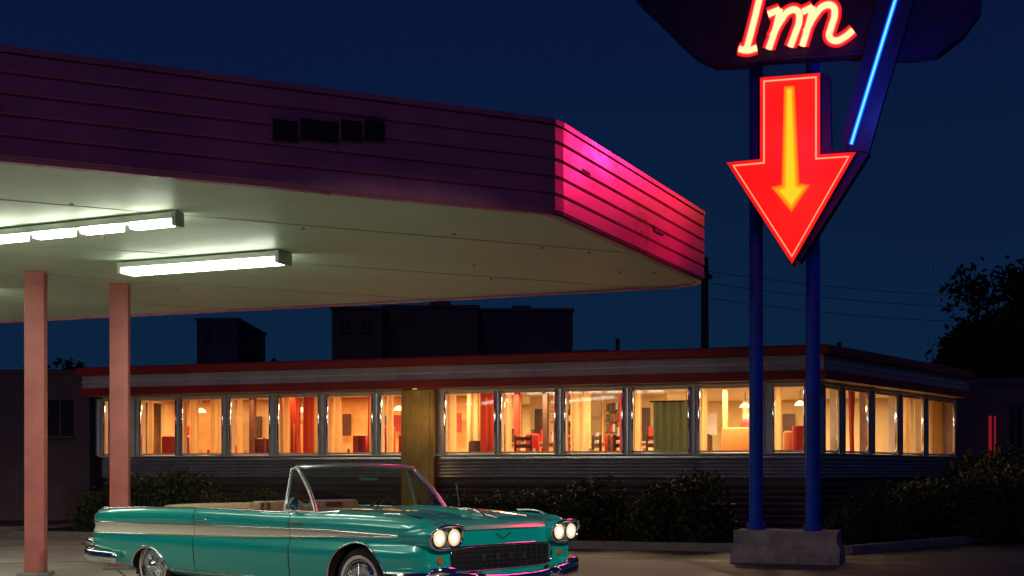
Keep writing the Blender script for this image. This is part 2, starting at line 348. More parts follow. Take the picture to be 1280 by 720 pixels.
for i in range(16):
    px=566+i*14.5; s=wf(px); c=wallpt(s,2.3+0.2*random.random(),'F'); h=0.1+0.25*random.random()
    cyl('counter_jar',(c.x,c.y,2.04+h/2),0.04+0.04*random.random(),h,random.choice([M['cream'],M['wood'],M['booth'],M['stainless']]),diner,seg=12)
lampm=emis('pendant_glow',(1,0.74,0.42),2.2)
for px,o in [(200,1.7),(318,2.2),(448,2.2),(600,1.7),(655,2.8),(745,2.8),(835,2.2),(905,3.4),(985,3.0)]:
    c=wallpt(wf(px),o,'F'); lathe('pendant_lamp',[(0.0,0.0),(0.03,0.0),(0.10,-0.05),(0.13,-0.11),(0.0,-0.115)],lampm,diner,'Z',16,(c.x,c.y,2.92)); box('pendant_cord',(c.x,c.y,3.04),(0.012,0.012,0.24),M['wire'],diner)
for i,s in enumerate(np.linspace(1.6,L1-1.2,7)):
    c=wallpt(s,1.35,'F'); warm=(1,0.57,0.24) if s>8.5 else (1,0.73,0.39)
    area('dining_room_light',(c.x,c.y,3.12),1.4,90 if s>8.5 else 124,warm,(0,0,fa),diner,0.8)
for s in (1.3,4.3,7.3):
    c=wallpt(s,4.9,'F'); area('dining_room_light',(c.x,c.y,3.12),1.4,115,(1,0.74,0.40),(0,0,fa),diner,0.8)
c=wallpt(4.6,1.2,'G'); area('dining_room_light',(c.x,c.y,3.12),1.2,75,(1,0.72,0.38),(0,0,ga),diner,0.6)
for px,D,w_,h_,d_ in [(742,27.5,0.8,0.4,0.7),(828,27.5,0.9,0.28,0.8),(700,28,0.35,0.5,0.35)]:
    box('roof_vent',(sx(px,D),D,3.74+h_/2),(w_,d_,h_),M['bld1'],diner,fa,bev=0.03)
for px,D,h in [(1049,27,0.55),(772,28.5,0.8)]:
    cyl('roof_pipe',(sx(px,D),D,3.74+h/2),0.05,h,M['bld1'],diner,seg=10)

bedpath=[tuple(Lp+nn*2-f*-1.0),tuple(Lp-nn*3.0-f*-1.2),tuple(C-nn*3.2+Vector((0.9,0))),tuple(R-n2*3.0+g*4)]
sweep('planting_bed_kerb',bedpath,[(0,-0.05),(0,0.12),(-0.02,0.14),(-0.15,0.14),(-0.15,-0.05),(0,-0.05)],M['kerb'])
bp=offs(bedpath,-0.14); prism('planting_bed',bp+[tuple(R+g*4+n2*3)],-0.1,0.085,M['soil'])

# ---------------------------------------------------------------- vegetation
def leafmesh(name,centers,size,m):
    n=len(centers); c=np.array(centers)
    a=rng.normal(size=(n,3)); a/=np.linalg.norm(a,axis=1)[:,None]
    b=np.cross(a,rng.normal(size=(n,3))); b/=np.linalg.norm(b,axis=1)[:,None]
    s=size*(0.6+0.8*rng.random((n,1)))
    V=np.empty((n,4,3)); V[:,0]=c-a*s; V[:,1]=c+b*s*0.5; V[:,2]=c+a*s; V[:,3]=c-b*s*0.5
    me=bpy.data.meshes.new(name); me.from_pydata(V.reshape(-1,3).tolist(),[],np.arange(4*n).reshape(n,4).tolist()); me.materials.append(m); return me
def bushcenters(n,rx,ry,h):
    pts=[]
    lobes=[(random.uniform(-.6,.6)*rx,random.uniform(-.5,.5)*ry,h*random.uniform(.3,.75),random.uniform(.28,.5)) for _ in range(16)]
    lobes+=[(rx*.5*math.cos(t),ry*.5*math.sin(t),h*.25,.42) for t in np.linspace(0,6.28,8)]
    for i in range(n):
        l=random.choice(lobes); d=Vector((random.gauss(0,1),random.gauss(0,1),random.gauss(0,1))).normalized()*(random.random()**0.35)
        r=l[3]*h*random.choice([1,1,1,1.0,1.25])
        z=l[2]+d.z*r*.9
        if z<0.02: z=abs(z)+0.02
        pts.append((l[0]+d.x*r,l[1]+d.y*r,z))
    return pts
bm_=[leafmesh('bush_leaves_%d'%i,bushcenters(6500,0.62,0.5,0.95),0.042,M['leaf']) for i in range(3)]
def bush(x,y,s,sz_=1,i=0,rz=0):
    e=empty('bush',(x,y,0.08),rz); o=bpy.data.objects.new('foliage',bm_[i%3]); o.scale=(s,s,s*sz_); link(o,e)
    for k in range(6):
        a=k*1.05; tube('stem',[(0,0,0),(0.12*math.cos(a),0.12*math.sin(a),0.35),(0.35*math.cos(a),0.35*math.sin(a),0.75)],0.014,M['bark'],e)
for i,(px,D,s,zz) in enumerate([(585,22.9,.85,1.0),(628,22.8,.85,1.05),(672,22.6,.95,1.08),(738,22.3,1.0,1.12),(757,22.6,.8,1.1),(822,22.0,1.0,1.12),(866,21.8,1.1,1.12),(893,21.9,.7,1.0),(130,26.0,.95,1.0),(175,26.0,1.1,1.12),(225,25.6,1.15,1.15),(262,25.2,.9,1.0),
        (320,24.8,.9,1.0),(545,23.4,.75,.9),(1085,22.4,1.05,1.0),(1130,23.3,1.0,1.05),(1165,24.2,1.05,1.1),(1205,23.6,1.15,1.1),(1250,24.2,1.3,1.1),(1300,24.5,1.3,1.2),(1055,21.6,.7,1.0),(1235,27,1.5,1.2)]):
    bush(sx(px,D),D,s,zz,i,i*1.3)
def treemesh(h,cr,n,seed):
    random.seed(seed); cl=[]
    for i in range(60):
        d=Vector((random.gauss(0,1),random.gauss(0,1),random.gauss(0,.8))).normalized()*random.random()**.5
        cl.append((d.x*cr,d.y*cr,h*.60+d.z*h*.36,random.uniform(.16,.32)*cr))
    pts=[]
    for i in range(n):
        l=random.choice(cl); d=Vector((random.gauss(0,.5),random.gauss(0,.5),random.gauss(0,.42)))*l[3]*1.25
        pts.append((l[0]+d.x,l[1]+d.y,l[2]+d.z))
    return leafmesh('tree_leaves',pts,0.13,M['leafd']),cl
def tree(x,y,h,cr,seed,n=18000):
    me,cl=treemesh(h,cr,n,seed); e=empty('tree',(x,y,0)); o=bpy.data.objects.new('crown',me); link(o,e)
    prof=[(r*h/8,k*h*.16) for k,r in enumerate([.26,.2,.17,.13,.08,.03])]
    lathe('trunk',prof,M['bark'],e,'Z',10)
    for c in cl[:16]:
        z0=h*random.uniform(.25,.5); tube('limb',[(0,0,z0),(c[0]*.5,c[1]*.5,(z0+c[2])*.5+.1),(c[0],c[1],c[2])],.035*h/8,M['bark'],e,res=1)
for x,y,h,cr,sd in [(sx(1258,36),36,6.9,1.9,3),(sx(1310,36),37,8.4,2.4,4),(sx(1215,44),44,6.4,1.8,5),(sx(1140,55),55,6.4,1.6,6),(sx(85,45),45,5.2,2.0,8),(sx(40,38),38,4.6,1.8,9),(sx(330,52),52,6.3,2.2,11)]:
    tree(x,y,h,cr,sd)
random.seed(99)
# ---------------------------------------------------------------- background buildings
def bld(name,px0,px1,top,D,dep,m,wins=(),parapet=True,extra=()):
    x0,x1=sx(px0,D),sx(px1,D); h=sz(top,D); e=empty(name)
    box('walls',((x0+x1)/2,D+dep/2,h/2),(x1-x0,dep,h),m,e)
    if parapet: box('parapet',((x0+x1)/2,D+dep/2,h+0.03),(x1-x0+.12,dep+.12,.12),m,e)
    for (a,b,c,d,mm) in wins:
        xa,xb=sx(a,D),sx(b,D); za,zb=sz(d,D),sz(c,D)
        box('window',((xa+xb)/2,D-0.01,(za+zb)/2),(xb-xa,0.06,zb-za),mm,e); box('window_sill',((xa+xb)/2,D-0.06,za-.04),(xb-xa+.1,.16,.06),m,e)
        box('window_bar',((xa+xb)/2,D-0.05,(za+zb)/2),(.05,.03,zb-za),m,e)
    for (a,b,c,hh) in extra:
        xa,xb=sx(a,D),sx(b,D); box('rooftop_unit',((xa+xb)/2,D+2,h+hh/2),(xb-xa,1.5,hh),m,e,bev=.03)
    return e
dw=mat('dark_window',(0.03,0.028,0.03),0.5,spec=0.1)
rw=mat('red_lit_window',(0.3,0.02,0.02),0.4,emit=(1,0.03,0.05),estr=0.22)
bld('brick_warehouse',415,478,386,50,8,M['bld1'],[(425,438,400,414,dw),(452,466,400,414,dw)])
bld('stucco_warehouse',478,598,384,52,9,M['bld1'],[],extra=[(535,560,384,.5)])
bld('low_warehouse',598,716,388,54,6,M['bld2'],extra=[(640,665,0,.4)])
bld('dark_tower_block',246,298,400,55,6,M['bld2'],[(255,264,410,425,dw)])
bld('flat_roof_shop',-60,112,466,34,8,M['bld3'],[(60,92,500,545,dw)])
bld('neighbouring_motel',1196,1420,478,31,8,M['bld3'],[(1236,1244,520,573,rw),(1262,1276,508,560,dw)])
up=empty('utility_pole'); D=36; x=sx(881,D); h=sz(322,D)
lathe('pole',[(0.0,0),(0.15,0),(0.10,h),(0.0,h)],M['bark'],up,'Z',12,(x,D,0)); box('crossarm',(x,D,h-.5),(1.2,.1,.12),M['bark'],up,1.1)
D2=60; xp2=sx(1500,D2); h2=9.5
lathe('far_pole',[(0.0,0),(0.16,0),(0.11,h2),(0.0,h2)],M['bark'],up,'Z',12,(xp2,D2,0))
for k,dz in enumerate((0.0,-.35,-.8)):
    pts=[]
    for i in range(17):
        t=i/16; pts.append((x+(xp2-x)*t,D+(D2-D)*t,(h-.4+dz)*(1-t)+(h2+1.5+dz*1.6)*t-2.0*t*(1-t)*1.6))
    tube('wire',pts,.009,M['wire'],up,res=1)

# ---------------------------------------------------------------- drive-in canopy
canopy=empty('drive_in_canopy')
back=[(2.62,16.4),(2.58,16.75),(2.35,17.0),(1.9,17.2),(-9.0,21.1),(-15,23.2)]
cp=[(-15,5.25),(0.30,12.04)]+[(0.43,12.12),(0.52,12.25)]+back
H0,H1=4.0,4.88
prof=[(-0.10,H0-0.0),(-0.10,H0-0.03),(-0.02,H0-0.03),(0.0,H0)]
nb=5; bh=(H1-H0)/nb
for i in range(nb):
    z0=H0+i*bh
    prof+=[(0.0,z0+0.010),(0.010,z0+0.018),(0.006,z0+bh-0.018),(-0.018,z0+bh-0.012),(-0.018,z0+bh-0.0)]
prof+=[(0.02,H1),(0.02,H1+0.05),(-0.2,H1+0.05)]
sweep('fascia_boards',cp,prof,M['fascia'],canopy)
cpoly=offs(cp,-0.05)
prism('roof_deck',offs(cp,-0.1),H1-0.05,H1+0.02,M['roof'],canopy)
sheet('soffit',cpoly,H0+0.0,M['ceil'],canopy)
seam=mat('soffit_seam',(0.36,0.40,0.30),0.8)
a=Vector((0.43,12.1))-Vector((-4.3,10.0)); a.normalize(); bN=Vector((-a.y,a.x))
def inside(p):
    r=False;n=len(cpoly)
    for i in range(n):
        x1,y1=cpoly[i];x2,y2=cpoly[(i+1)%n]
        if (y1>p.y)!=(y2>p.y) and p.x<(x2-x1)*(p.y-y1)/(y2-y1)+x1: r=not r
    return r
for k in range(1,6):
    o=Vector((0.43,12.1))+bN*(k*2.3-.6); seg=[o+a*t for t in np.arange(-18,6,0.1)]; seg=[p for p in seg if inside(p)]
    if len(seg)>2:
        m_=(seg[0]+seg[-1])/2; box('soffit_seam',(m_.x,m_.y,H0-0.003),((seg[-1]-seg[0]).length,0.010,0.004),seam,canopy,math.atan2(a.y,a.x))
for i in range(26):
    p=Vector((random.uniform(-9,2),random.uniform(11,20)))
    if inside(p): cyl('soffit_rivet',(p.x,p.y,H0-0.006),0.02,0.014,seam,canopy,seg=12)
def onface(px,off):
    p0=Vector((-4.3,10.0)); k=(px-640)/F; t=(k*p0.y-p0.x)/(a.x-k*a.y); p=p0+a*t; nrm=Vector((a.y,-a.x)); return p+nrm*off
for x0,x1 in ((339,371),(373,421),(424,451),(453,479)):
    p=onface((x0+x1)/2,0.02); D=p.y; wdt=(onface(x1,0)-onface(x0,0)).length
    zt_,zb0=sz(151,D),sz(176,D)
    ang=math.atan2(a.y,a.x)
    box('vent',(p.x,p.y,(zt_+zb0)/2),(wdt,0.05,zt_-zb0),M['dark'],canopy,ang)
    for q in range(3): 
        pq=onface((x0+x1)/2,0.05); box('vent_louvre',(pq.x,pq.y,zb0+(q+.5)*(zt_-zb0)/3),(wdt-.02,.012,.006),M['roof'],canopy,ang)
    pe=onface(x0-1,0.05); box('vent_frame',(pe.x,pe.y,(zt_+zb0)/2),(.012,.03,zt_-zb0),M['fascia'],canopy,ang)
p0=Vector((0.43,12.1)); p1=Vector((2.62,16.4)); ra=(p1-p0).normalized(); rn=Vector((ra.y,-ra.x))
for t,zc,l in ((0.75,4.55,0.22),(3.0,4.33,0.32)):
    p=p0+ra*t+rn*0.010; box('side_vent',(p.x,p.y,zc),(l,.03,.05),M['dark'],canopy,math.atan2(ra.y,ra.x))
for t in (1.6,3.3):
    p=p0+ra*t+rn*0.004; box('board_joint',(p.x,p.y,(H0+H1)/2),(0.005,.016,H1-H0-.02),M['fascia'],canopy,math.atan2(ra.y,ra.x))
for px,D in ((45,15.8),(150,16.8)):
    box('post',(sx(px,D),D,2.0),(0.25,0.21,4.0),M['postpink'],canopy,0.15,bev=0.012); box('post_base_plate',(sx(px,D),D,0.03),(0.4,0.36,0.05),M['steelgrey'],canopy,0.15,bev=.01)
for x,y in ((-10.8,12.0),(-12.5,17)): box('post',(x,y,2.0),(0.26,0.22,4.0),M['postpink'],canopy,0.15,bev=0.012)
tubeM=emis('fluorescent_tube',(0.93,1.0,0.80),18.0,True); housM=mat('fixture_housing',(0.6,0.6,0.55),0.4)
def fixture(p,q,wd=0.3,segs=1):
    p=Vector(p);q=Vector(q); e=empty('fluorescent_light_fixture'); d=(q-p); L=d.length; an=math.atan2(d.y,d.x); c=(p+q)/2
    box('housing',(c.x,c.y,H0-0.05),(L,wd,0.07),housM,e,an,bev=.01)
    for s_ in (0,1):
        pp=p if s_==0 else q; box('end_cap',(pp.x,pp.y,H0-0.085),(0.06,wd+.01,0.15),housM,e,an,bev=.012)
    for i in range(segs):
        t=(i+.5)/segs; m_=p+d*t; box('diffuser',(m_.x,m_.y,H0-0.115),(L/segs-(0.10 if segs==1 else .16),wd*.86,0.062),tubeM,e,an)
fixture((-4.85,15.1),(-2.72,14.28),0.30,1)
fixture((-8.1,14.07),(-3.36,12.07),0.13,8)
fixture((-9.6,9.0),(-5.9,10.6),0.34,3)
fixture((-13.0,9.6),(-9.8,11.2),0.34,2)
fixture((-11.5,18.6),(-7.5,17.0),0.32,2)

# unseen floodlight and pole beside the camera, added to brighten the car
fl=empty('added_car_floodlight',(4.6,1.0,0)); lathe('pole',[(0,0),(.07,0),(.05,5.0),(0,5.0)],M['steelgrey'],fl,'Z',16); box('lamp_head',(0,0,5.08),(.35,.3,.22),M['steelgrey'],fl,bev=.03,rot=(.5,0,.5))
spot('added_car_spot',(-0.1,0.25,4.95),(-6.1,11.4,0.5),2300,(1,.90,.74),32,.12,.6,fl)

# ---------------------------------------------------------------- neon sign
sign=empty('neon_motel_sign')
SO=Vector((sx(988,17.9),17.9)); ya=math.radians(20); rv=Vector((math.cos(ya),-math.sin(ya))); nv=Vector((-math.sin(ya),-math.cos(ya)))
def SP(px,py,off=0.0):
    k=(px-640)/F; o=SO+nv*off; u=(k*o.y-o.x)/(rv.x-k*rv.y); p=o+rv*u; return Vector((p.x,p.y,sz(py,p.y)))
def panel(name,pxs,off,depth,m,parent=sign,sidem=None):
    fr=[SP(x,y,off) for x,y in pxs]; bk=[p-Vector((nv.x,nv.y,0))*depth for p in fr]; n=len(fr)
    o=mesh(name,[tuple(p) for p in fr+bk],[tuple(range(n)),tuple(range(n,2*n))[::-1]]+[(i,(i+1)%n,(i+1)%n+n,i+n) for i in range(n)],m,parent,fix=True)
    if sidem:
        o.data.materials.append(sidem)
        for p in o.data.polygons:
            if abs(p.normal.dot(Vector((nv.x,nv.y,0))))<0.9 or p.normal.dot(Vector((nv.x,nv.y,0)))<0: p.material_index=1
    return o
for px in (945,1016):
    p=SP(px,500,-0.42); cyl('pole',(p.x,p.y,4.8),0.105,9.2,M['poleblue'],sign,seg=24)
    cyl('pole_collar',(p.x,p.y,0.52),0.14,0.1,M['poleblue'],sign,seg=24)
pb=(SP(945,500,-0.42)+SP(1025,500,-0.42))/2
bm=bmesh.new(); bmesh.ops.create_cube(bm,size=1); bmesh.ops.scale(bm,vec=(1.62,0.9,0.52),verts=bm.verts)
bmesh.ops.subdivide_edges(bm,edges=list(bm.edges),cuts=5,use_grid_fill=True)
for v in bm.verts:
    if v.co.z>0: v.co.x*=0.94; v.co.y*=0.88
    v.co+=Vector((random.uniform(-1,1),random.uniform(-1,1),random.uniform(-1,1)))*0.012
me=bpy.data.meshes.new('footing'); bm.to_mesh(me); bm.free(); me.materials.append(mat('footing_concrete',(0.30,0.27,0.25),0.9,var=0.4,vscale=4,bump=0.9,bscale=15)); finish(me,True)
o=bpy.data.objects.new('footing',me); o.location=(pb.x,pb.y,0.22); o.rotation_euler=(0,0,-ya); link(o,sign)
panel('rear_board',[(1060,-130),(1190,-120),(1232,-40),(1226,14),(1205,42),(1172,68),(1140,72),(1060,70),(1000,40)],-0.12,0.25,M['signblue'])
nb_px=[(797,2),(822,26),(846,50),(868,70),(892,81),(925,80),(960,74),(1030,70),(1082,66),(1112,40),(1128,0),(1140,-60),(1120,-200),(860,-200),(800,-120),(788,-40)]
panel('name_board',nb_px,0.0,0.28,M['signpurple'])
tube('name_board_edge',[tuple(SP(x,y,0.0)) for x,y in nb_px],0.018,M['signblue'],sign,cyc=True)
panel('slanted_fin',[(1112,-60),(1160,-60),(1100,140),(1086,190),(1060,188),(1052,172)],0.06,0.20,M['signblue'])
redface=mat('arrow_red_face',(0.75,0.02,0.01),0.35,emit=(1.0,0.016,0.010),estr=0.55)
nt=redface.node_tree; b=nt.nodes['Principled BSDF']; tcn=nt.nodes.new('ShaderNodeTexCoord'); nz=nt.nodes.new('ShaderNodeTexNoise'); nz.inputs['Scale'].default_value=1.8; nz.inputs['Detail'].default_value=3
mrr=nt.nodes.new('ShaderNodeMapRange'); mrr.inputs['From Min'].default_value=.3; mrr.inputs['From Max'].default_value=.7; mrr.inputs['To Min'].default_value=.36; mrr.inputs['To Max'].default_value=.78
nt.links.new(tcn.outputs['Object'],nz.inputs['Vector']); nt.links.new(nz.outputs['Fac'],mrr.inputs['Value']); nt.links.new(mrr.outputs['Result'],b.inputs['Emission Strength'])
panel('arrow_backing',[(1020,93),(1037,94),(1039,186),(1087,190),(1000,327),(985,327),(1015,190)],0.04,0.26,M['signblue'])
arrow=[(950,97),(1025,91),(1025,193),(1070,190),(990,330),(908,203),(950,199)]
panel('arrow_cabinet',arrow,0.10,0.30,redface,sidem=M['signblue'])
def inset(pts,d):
    P=[Vector(p) for p in pts]; c=[]; n=len(P)
    area_=sum(P[i].x*P[(i+1)%n].y-P[(i+1)%n].x*P[i].y for i in range(n)); sgn=1 if area_>0 else -1
    for i in range(n):
        a_=(P[i]-P[i-1]).normalized(); b_=(P[(i+1)%n]-P[i]).normalized(); na=Vector((-a_.y,a_.x))*sgn; nb_=Vector((-b_.y,b_.x))*sgn
        s=(na+nb_).normalized(); s/=max(.35,s.dot(na)); c.append(tuple(P[i]+s*d))
    return c
redtube=emis('red_neon',(1.0,0.20,0.12),2.4); redsoft=emis('red_neon_glass',(1.0,0.035,0.02),1.3); peach=emis('warm_neon',(1.0,0.58,0.28),1.7); redglow=emis('letter_red_halo',(0.95,0.012,0.03),1.0)
orangeglass=emis('letter_orange_glass',(1.0,0.10,0.05),1.2)
bluetube=emis('blue_neon',(0.01,0.12,1.0),1.6); bluecore=emis('blue_neon_core',(0.10,0.48,1.0),2.2)
tube('arrow_outline_glass',[tuple(SP(x,y,0.115)) for x,y in inset(arrow,5)],0.030,redsoft,sign,cyc=True)
tube('arrow_outline_neon',[tuple(SP(x,y,0.145)) for x,y in inset(arrow,5)],0.013,redtube,sign,cyc=True)
panel('inner_arrow',[(980,108),(993,107),(999,229),(1012,231),(989,265),(964,234),(977,231)],0.125,0.02,emis('orange_arrow_glow',(1.0,0.17,0.01),1.0))
panel('inner_arrow_mid',[(982,110),(991,109),(997,231),(1008,233),(989,261),(968,236),(979,233)],0.132,0.012,emis('amber_arrow_glow',(1.0,0.36,0.01),1.0))
panel('inner_arrow_core',[(984,112),(989,112),(994,233),(1003,236),(989,256),(974,238),(982,235)],0.14,0.012,emis('yellow_arrow_glow',(1.0,0.66,0.02),1.0))
tube('slanted_blue_neon',[tuple(SP(x,y,0.09)) for x,y in [(1136,-60),(1119,0),(1064,180)]],0.034,bluetube,sign)
tube('slanted_blue_neon_core',[tuple(SP(x,y,0.122)) for x,y in [(1136,-60),(1119,0),(1064,180)]],0.014,bluecore,sign)
strokes=[[(952,-14),(947,8),(940,36),(933,62)],[(924,61),(934,63),(946,60)],[(936,-12),(952,-14),(966,-16)],
 [(960,18),(975,12)],[(975,12),(970,34),(961,61)],[(965,46),(976,26),(988,13),(997,14),(999,25),(994,42),(988,58)],[(1003,15),(1016,9)],
 [(1016,9),(1011,30),(1003,57)],[(1007,40),(1018,20),(1031,7),(1041,8),(1043,20),(1039,34),(1037,46),(1045,51),(1055,47),(1066,38)]]
for s in strokes:
    tube('letter_halo',[tuple(SP(x,y,0.02)) for x,y in s],0.100,redglow,sign,smooth=len(s)>2)  # glowing red rod imitates the halo of light around each stroke
    tube('letter_glass',[tuple(SP(x,y,0.085)) for x,y in s],0.064,orangeglass,sign,smooth=len(s)>2)
    tube('letter_tube',[tuple(SP(x,y,0.125)) for x,y in s],0.046,peach,sign,smooth=len(s)>2)
fc=bpy.data.curves.new('upper_word','FONT'); fc.body='Drive'; fc.size=1.35; fc.extrude=0.02; fc.bevel_depth=0.015; fc.materials.append(redtube); fc.shear=0.3
fo=bpy.data.objects.new('upper_word',fc); p=SP(860,-45,0.06); fo.location=p; fo.rotation_euler=(math.radians(90),0,-ya); link(fo,sign)
spot('neon_glow_lamp',(4.35,16.2,6.3),(1.6,14.2,4.7),900,(1.0,0.012,0.12),62,.5,1.0,sign)
point('name_neon_lamp',(3.75,16.7,6.4),55,(1.0,0.02,0.08),0.4,sign)
point('blue_neon_lamp',tuple(SP(1105,120,0.7)),26,(0.03,0.15,1.0),0.2,sign)
point('arrow_lamp',tuple(SP(990,215,1.0)),14,(1.0,0.05,0.03),0.3,sign)

# ---------------------------------------------------------------- car
car=empty('convertible_car',(-2.17,12.72,0.012),math.radians(-42))
paint=mat('teal_car_paint',(0.0,0.45,0.40),0.28,0.1,var=0.05,vscale=2,coat=1.0)
tanm=mat('tan_upholstery',(0.45,0.28,0.16),0.5,var=0.15,vscale=6); blk=mat('black_trim',(0.01,0.01,0.01),0.5)
rub=mat('tyre_rubber',(0.02,0.02,0.02),0.8,bump=.2); white=mat('cream_trim_paint',(0.80,0.72,0.56),0.35,var=0.05,coat=.5)
chrome=M['chrome']; dkch=mat('dark_grille_metal',(0.22,0.22,0.23),0.3,0.9,var=.1)
KX=[-2.80,-2.74,-2.5,-2.0,-1.4,-0.8,0,0.8,1.4,2.0,2.5,2.72,2.80]
KW=[.88,.94,.98,1.0,1.015,1.015,1.0,1.0,1.0,.99,.98,.965,.94]
KB=[.44,.37,.33,.29,.27,.26,.25,.25,.25,.27,.30,.36,.42]
KS=[.85,.91,.94,.965,.98,.99,.985,.975,.975,.97,.955,.94,.90]
KC=[.78,.85,.89,.93,.955,.975,.99,1.0,1.015,1.005,.96,.91,.85]
def itp(x,K):
    xs=KX; i=max(0,min(len(xs)-2,int(np.searchsorted(xs,x)-1))); t=(x-xs[i])/(xs[i+1]-xs[i]); t=max(0,min(1,t))
    def sl(j):
        if j<=0: return (K[1]-K[0])/(xs[1]-xs[0])
        if j>=len(xs)-1: return (K[-1]-K[-2])/(xs[-1]-xs[-2])
        d0=(K[j]-K[j-1])/(xs[j]-xs[j-1]); d1=(K[j+1]-K[j])/(xs[j+1]-xs[j])
        return 0 if d0*d1<=0 else 2*d0*d1/(d0+d1)
    h=xs[i+1]-xs[i]; a0,b0=sl(i)*h,sl(i+1)*h
    return (2*t**3-3*t**2+1)*K[i]+(t**3-2*t**2+t)*a0+(-2*t**3+3*t**2)*K[i+1]+(t**3-t**2)*b0
SIDE=[(.90,0.012),(.95,.06),(.978,.16),(.992,.29),(1.0,.42),(1.002,.52),(.995,.58),(.978,.62),(.970,.68),(.972,.75),(.985,.80),(.988,.86),(.975,.93),(.945,.978),(.905,1.0)]
def section(x):
    W,B,S,Cc=itp(x,KW),itp(x,KB),itp(x,KS),itp(x,KC)
    pts=[(0,B),(.6*W,B)]
    pts+=[(y*W,B+fz*(S-B)) for y,fz in SIDE]
    vd=0.03
    for yy,k in ((.86,.0),(.80,.25),(.74,.55),(.66,.8),(.55,.9),(.40,.955),(.22,.985),(0,1.0)):
        edge=S-0.02; base=edge+(Cc-edge)*k
        if yy==.80: base-=vd*.6
        if yy==.74: base-=vd*.5
        if yy==.66: base-=vd*.15
        pts.append((yy*W,base))
    return pts
def bodyy(x,z):
    W,B,S=itp(x,KW),itp(x,KB),itp(x,KS); fz=(z-B)/(S-B)
    ys=[p[0] for p in SIDE]; zs=[p[1] for p in SIDE]; return float(np.interp(fz,zs,ys))*W
xs=list(np.arange(-2.8,2.801,0.05)); V=[];Fc=[]
secs=[]
for x in xs:
    s=section(x); full=[(-y,z) for y,z in s]+[(y,z) for y,z in s[::-1]][1:-1]; secs.append(full)
n=len(secs[0])
for x,s in zip(xs,secs):
    for y,z in s: V.append((x,y,z))
for i in range(len(xs)-1):
    for j in range(n): Fc.append((i*n+j,i*n+(j+1)%n,(i+1)*n+(j+1)%n,(i+1)*n+j))
Fc.append(tuple(range(n))[::-1]); Fc.append(tuple((len(xs)-1)*n+j for j in range(n)))
body=mesh('body',V,Fc,paint,car,False)
body.data.materials.append(tanm); body.data.materials.append(blk)
def cutter(me_name,verts,faces,mi):
    o=mesh(me_name,verts,faces,paint,None); o.data.materials.append(tanm); o.data.materials.append(blk)
    for p in o.data.polygons: p.material_index=mi
    return o
def cylcut(x,z,r,y0,y1):
    v=[];N=48
    for yy in (y0,y1):
        for i in range(N): a_=2*math.pi*i/N; v.append((x+r*math.cos(a_),yy,z+r*math.sin(a_)))
    fcs=[(i,(i+1)%N,(i+1)%N+N,i+N) for i in range(N)]+[tuple(range(N))[::-1],tuple(range(N,2*N))]
    return cutter('cut',v,fcs,2)
XF,XR=1.93,-1.47
cuts=[cylcut(XF,.33,.395,.6,1.3),cylcut(XF,.33,.395,-1.3,-.6),cylcut(XR,.13,.42,.6,1.3),cylcut(XR,.13,.42,-1.3,-.6)]
ck=[(x,y) for (x,y) in [(1.12,.0),(1.10,.6),(.98,.78),(.6,.82),(0,.83),(-.6,.82),(-.98,.78),(-1.12,.62),(-1.16,0)]]
ckf=ck+[(x,-y) for x,y in ck[::-1][1:-1]]; N=len(ckf)
v=[(x,y,.42) for x,y in ckf]+[(x,y,1.3) for x,y in ckf]
cuts.append(cutter('cut',v,[tuple(range(N))[::-1],tuple(range(N,2*N))]+[(i,(i+1)%N,(i+1)%N+N,i+N) for i in range(N)],1))
body.parent=None
for c in cuts:
    md=body.modifiers.new('b','BOOLEAN'); md.operation='DIFFERENCE'; md.object=c; md.solver='EXACT'
dg=bpy.context.evaluated_depsgraph_get(); dg.update()
nm=bpy.data.meshes.new_from_object(body.evaluated_get(dg)); body.modifiers.clear(); body.data=nm; finish(nm,True,28)
for c in cuts: bpy.data.objects.remove(c)
body.parent=car
def strip(name,xa,xb,z0f,z1f,m,off=.004,N=80,K=5,sides=(-1,1)):
    for sd in sides:
        v=[];fcs=[]
        for i in range(N+1):
            x=xa+(xb-xa)*i/N
            for j in range(K+1):
                z=z0f(x)+(z1f(x)-z0f(x))*j/K; v.append((x,sd*(bodyy(x,z)+off),z))
        for i in range(N):
            for j in range(K): q=i*(K+1)+j; fcs.append((q,q+K+1,q+K+2,q+1))
        mesh(name,v,fcs,m,car,True,60)
zt=lambda x: float(np.interp(x,[-2.76,-1.5,0,1.5,2.45],[.785,.805,.815,.825,.805]))
zb_=lambda x: float(np.interp(x,[-2.76,-1.5,0,1.5,2.45],[.665,.685,.715,.765,.795]))
strip('side_stripe',-2.76,2.45,zb_,zt,white)
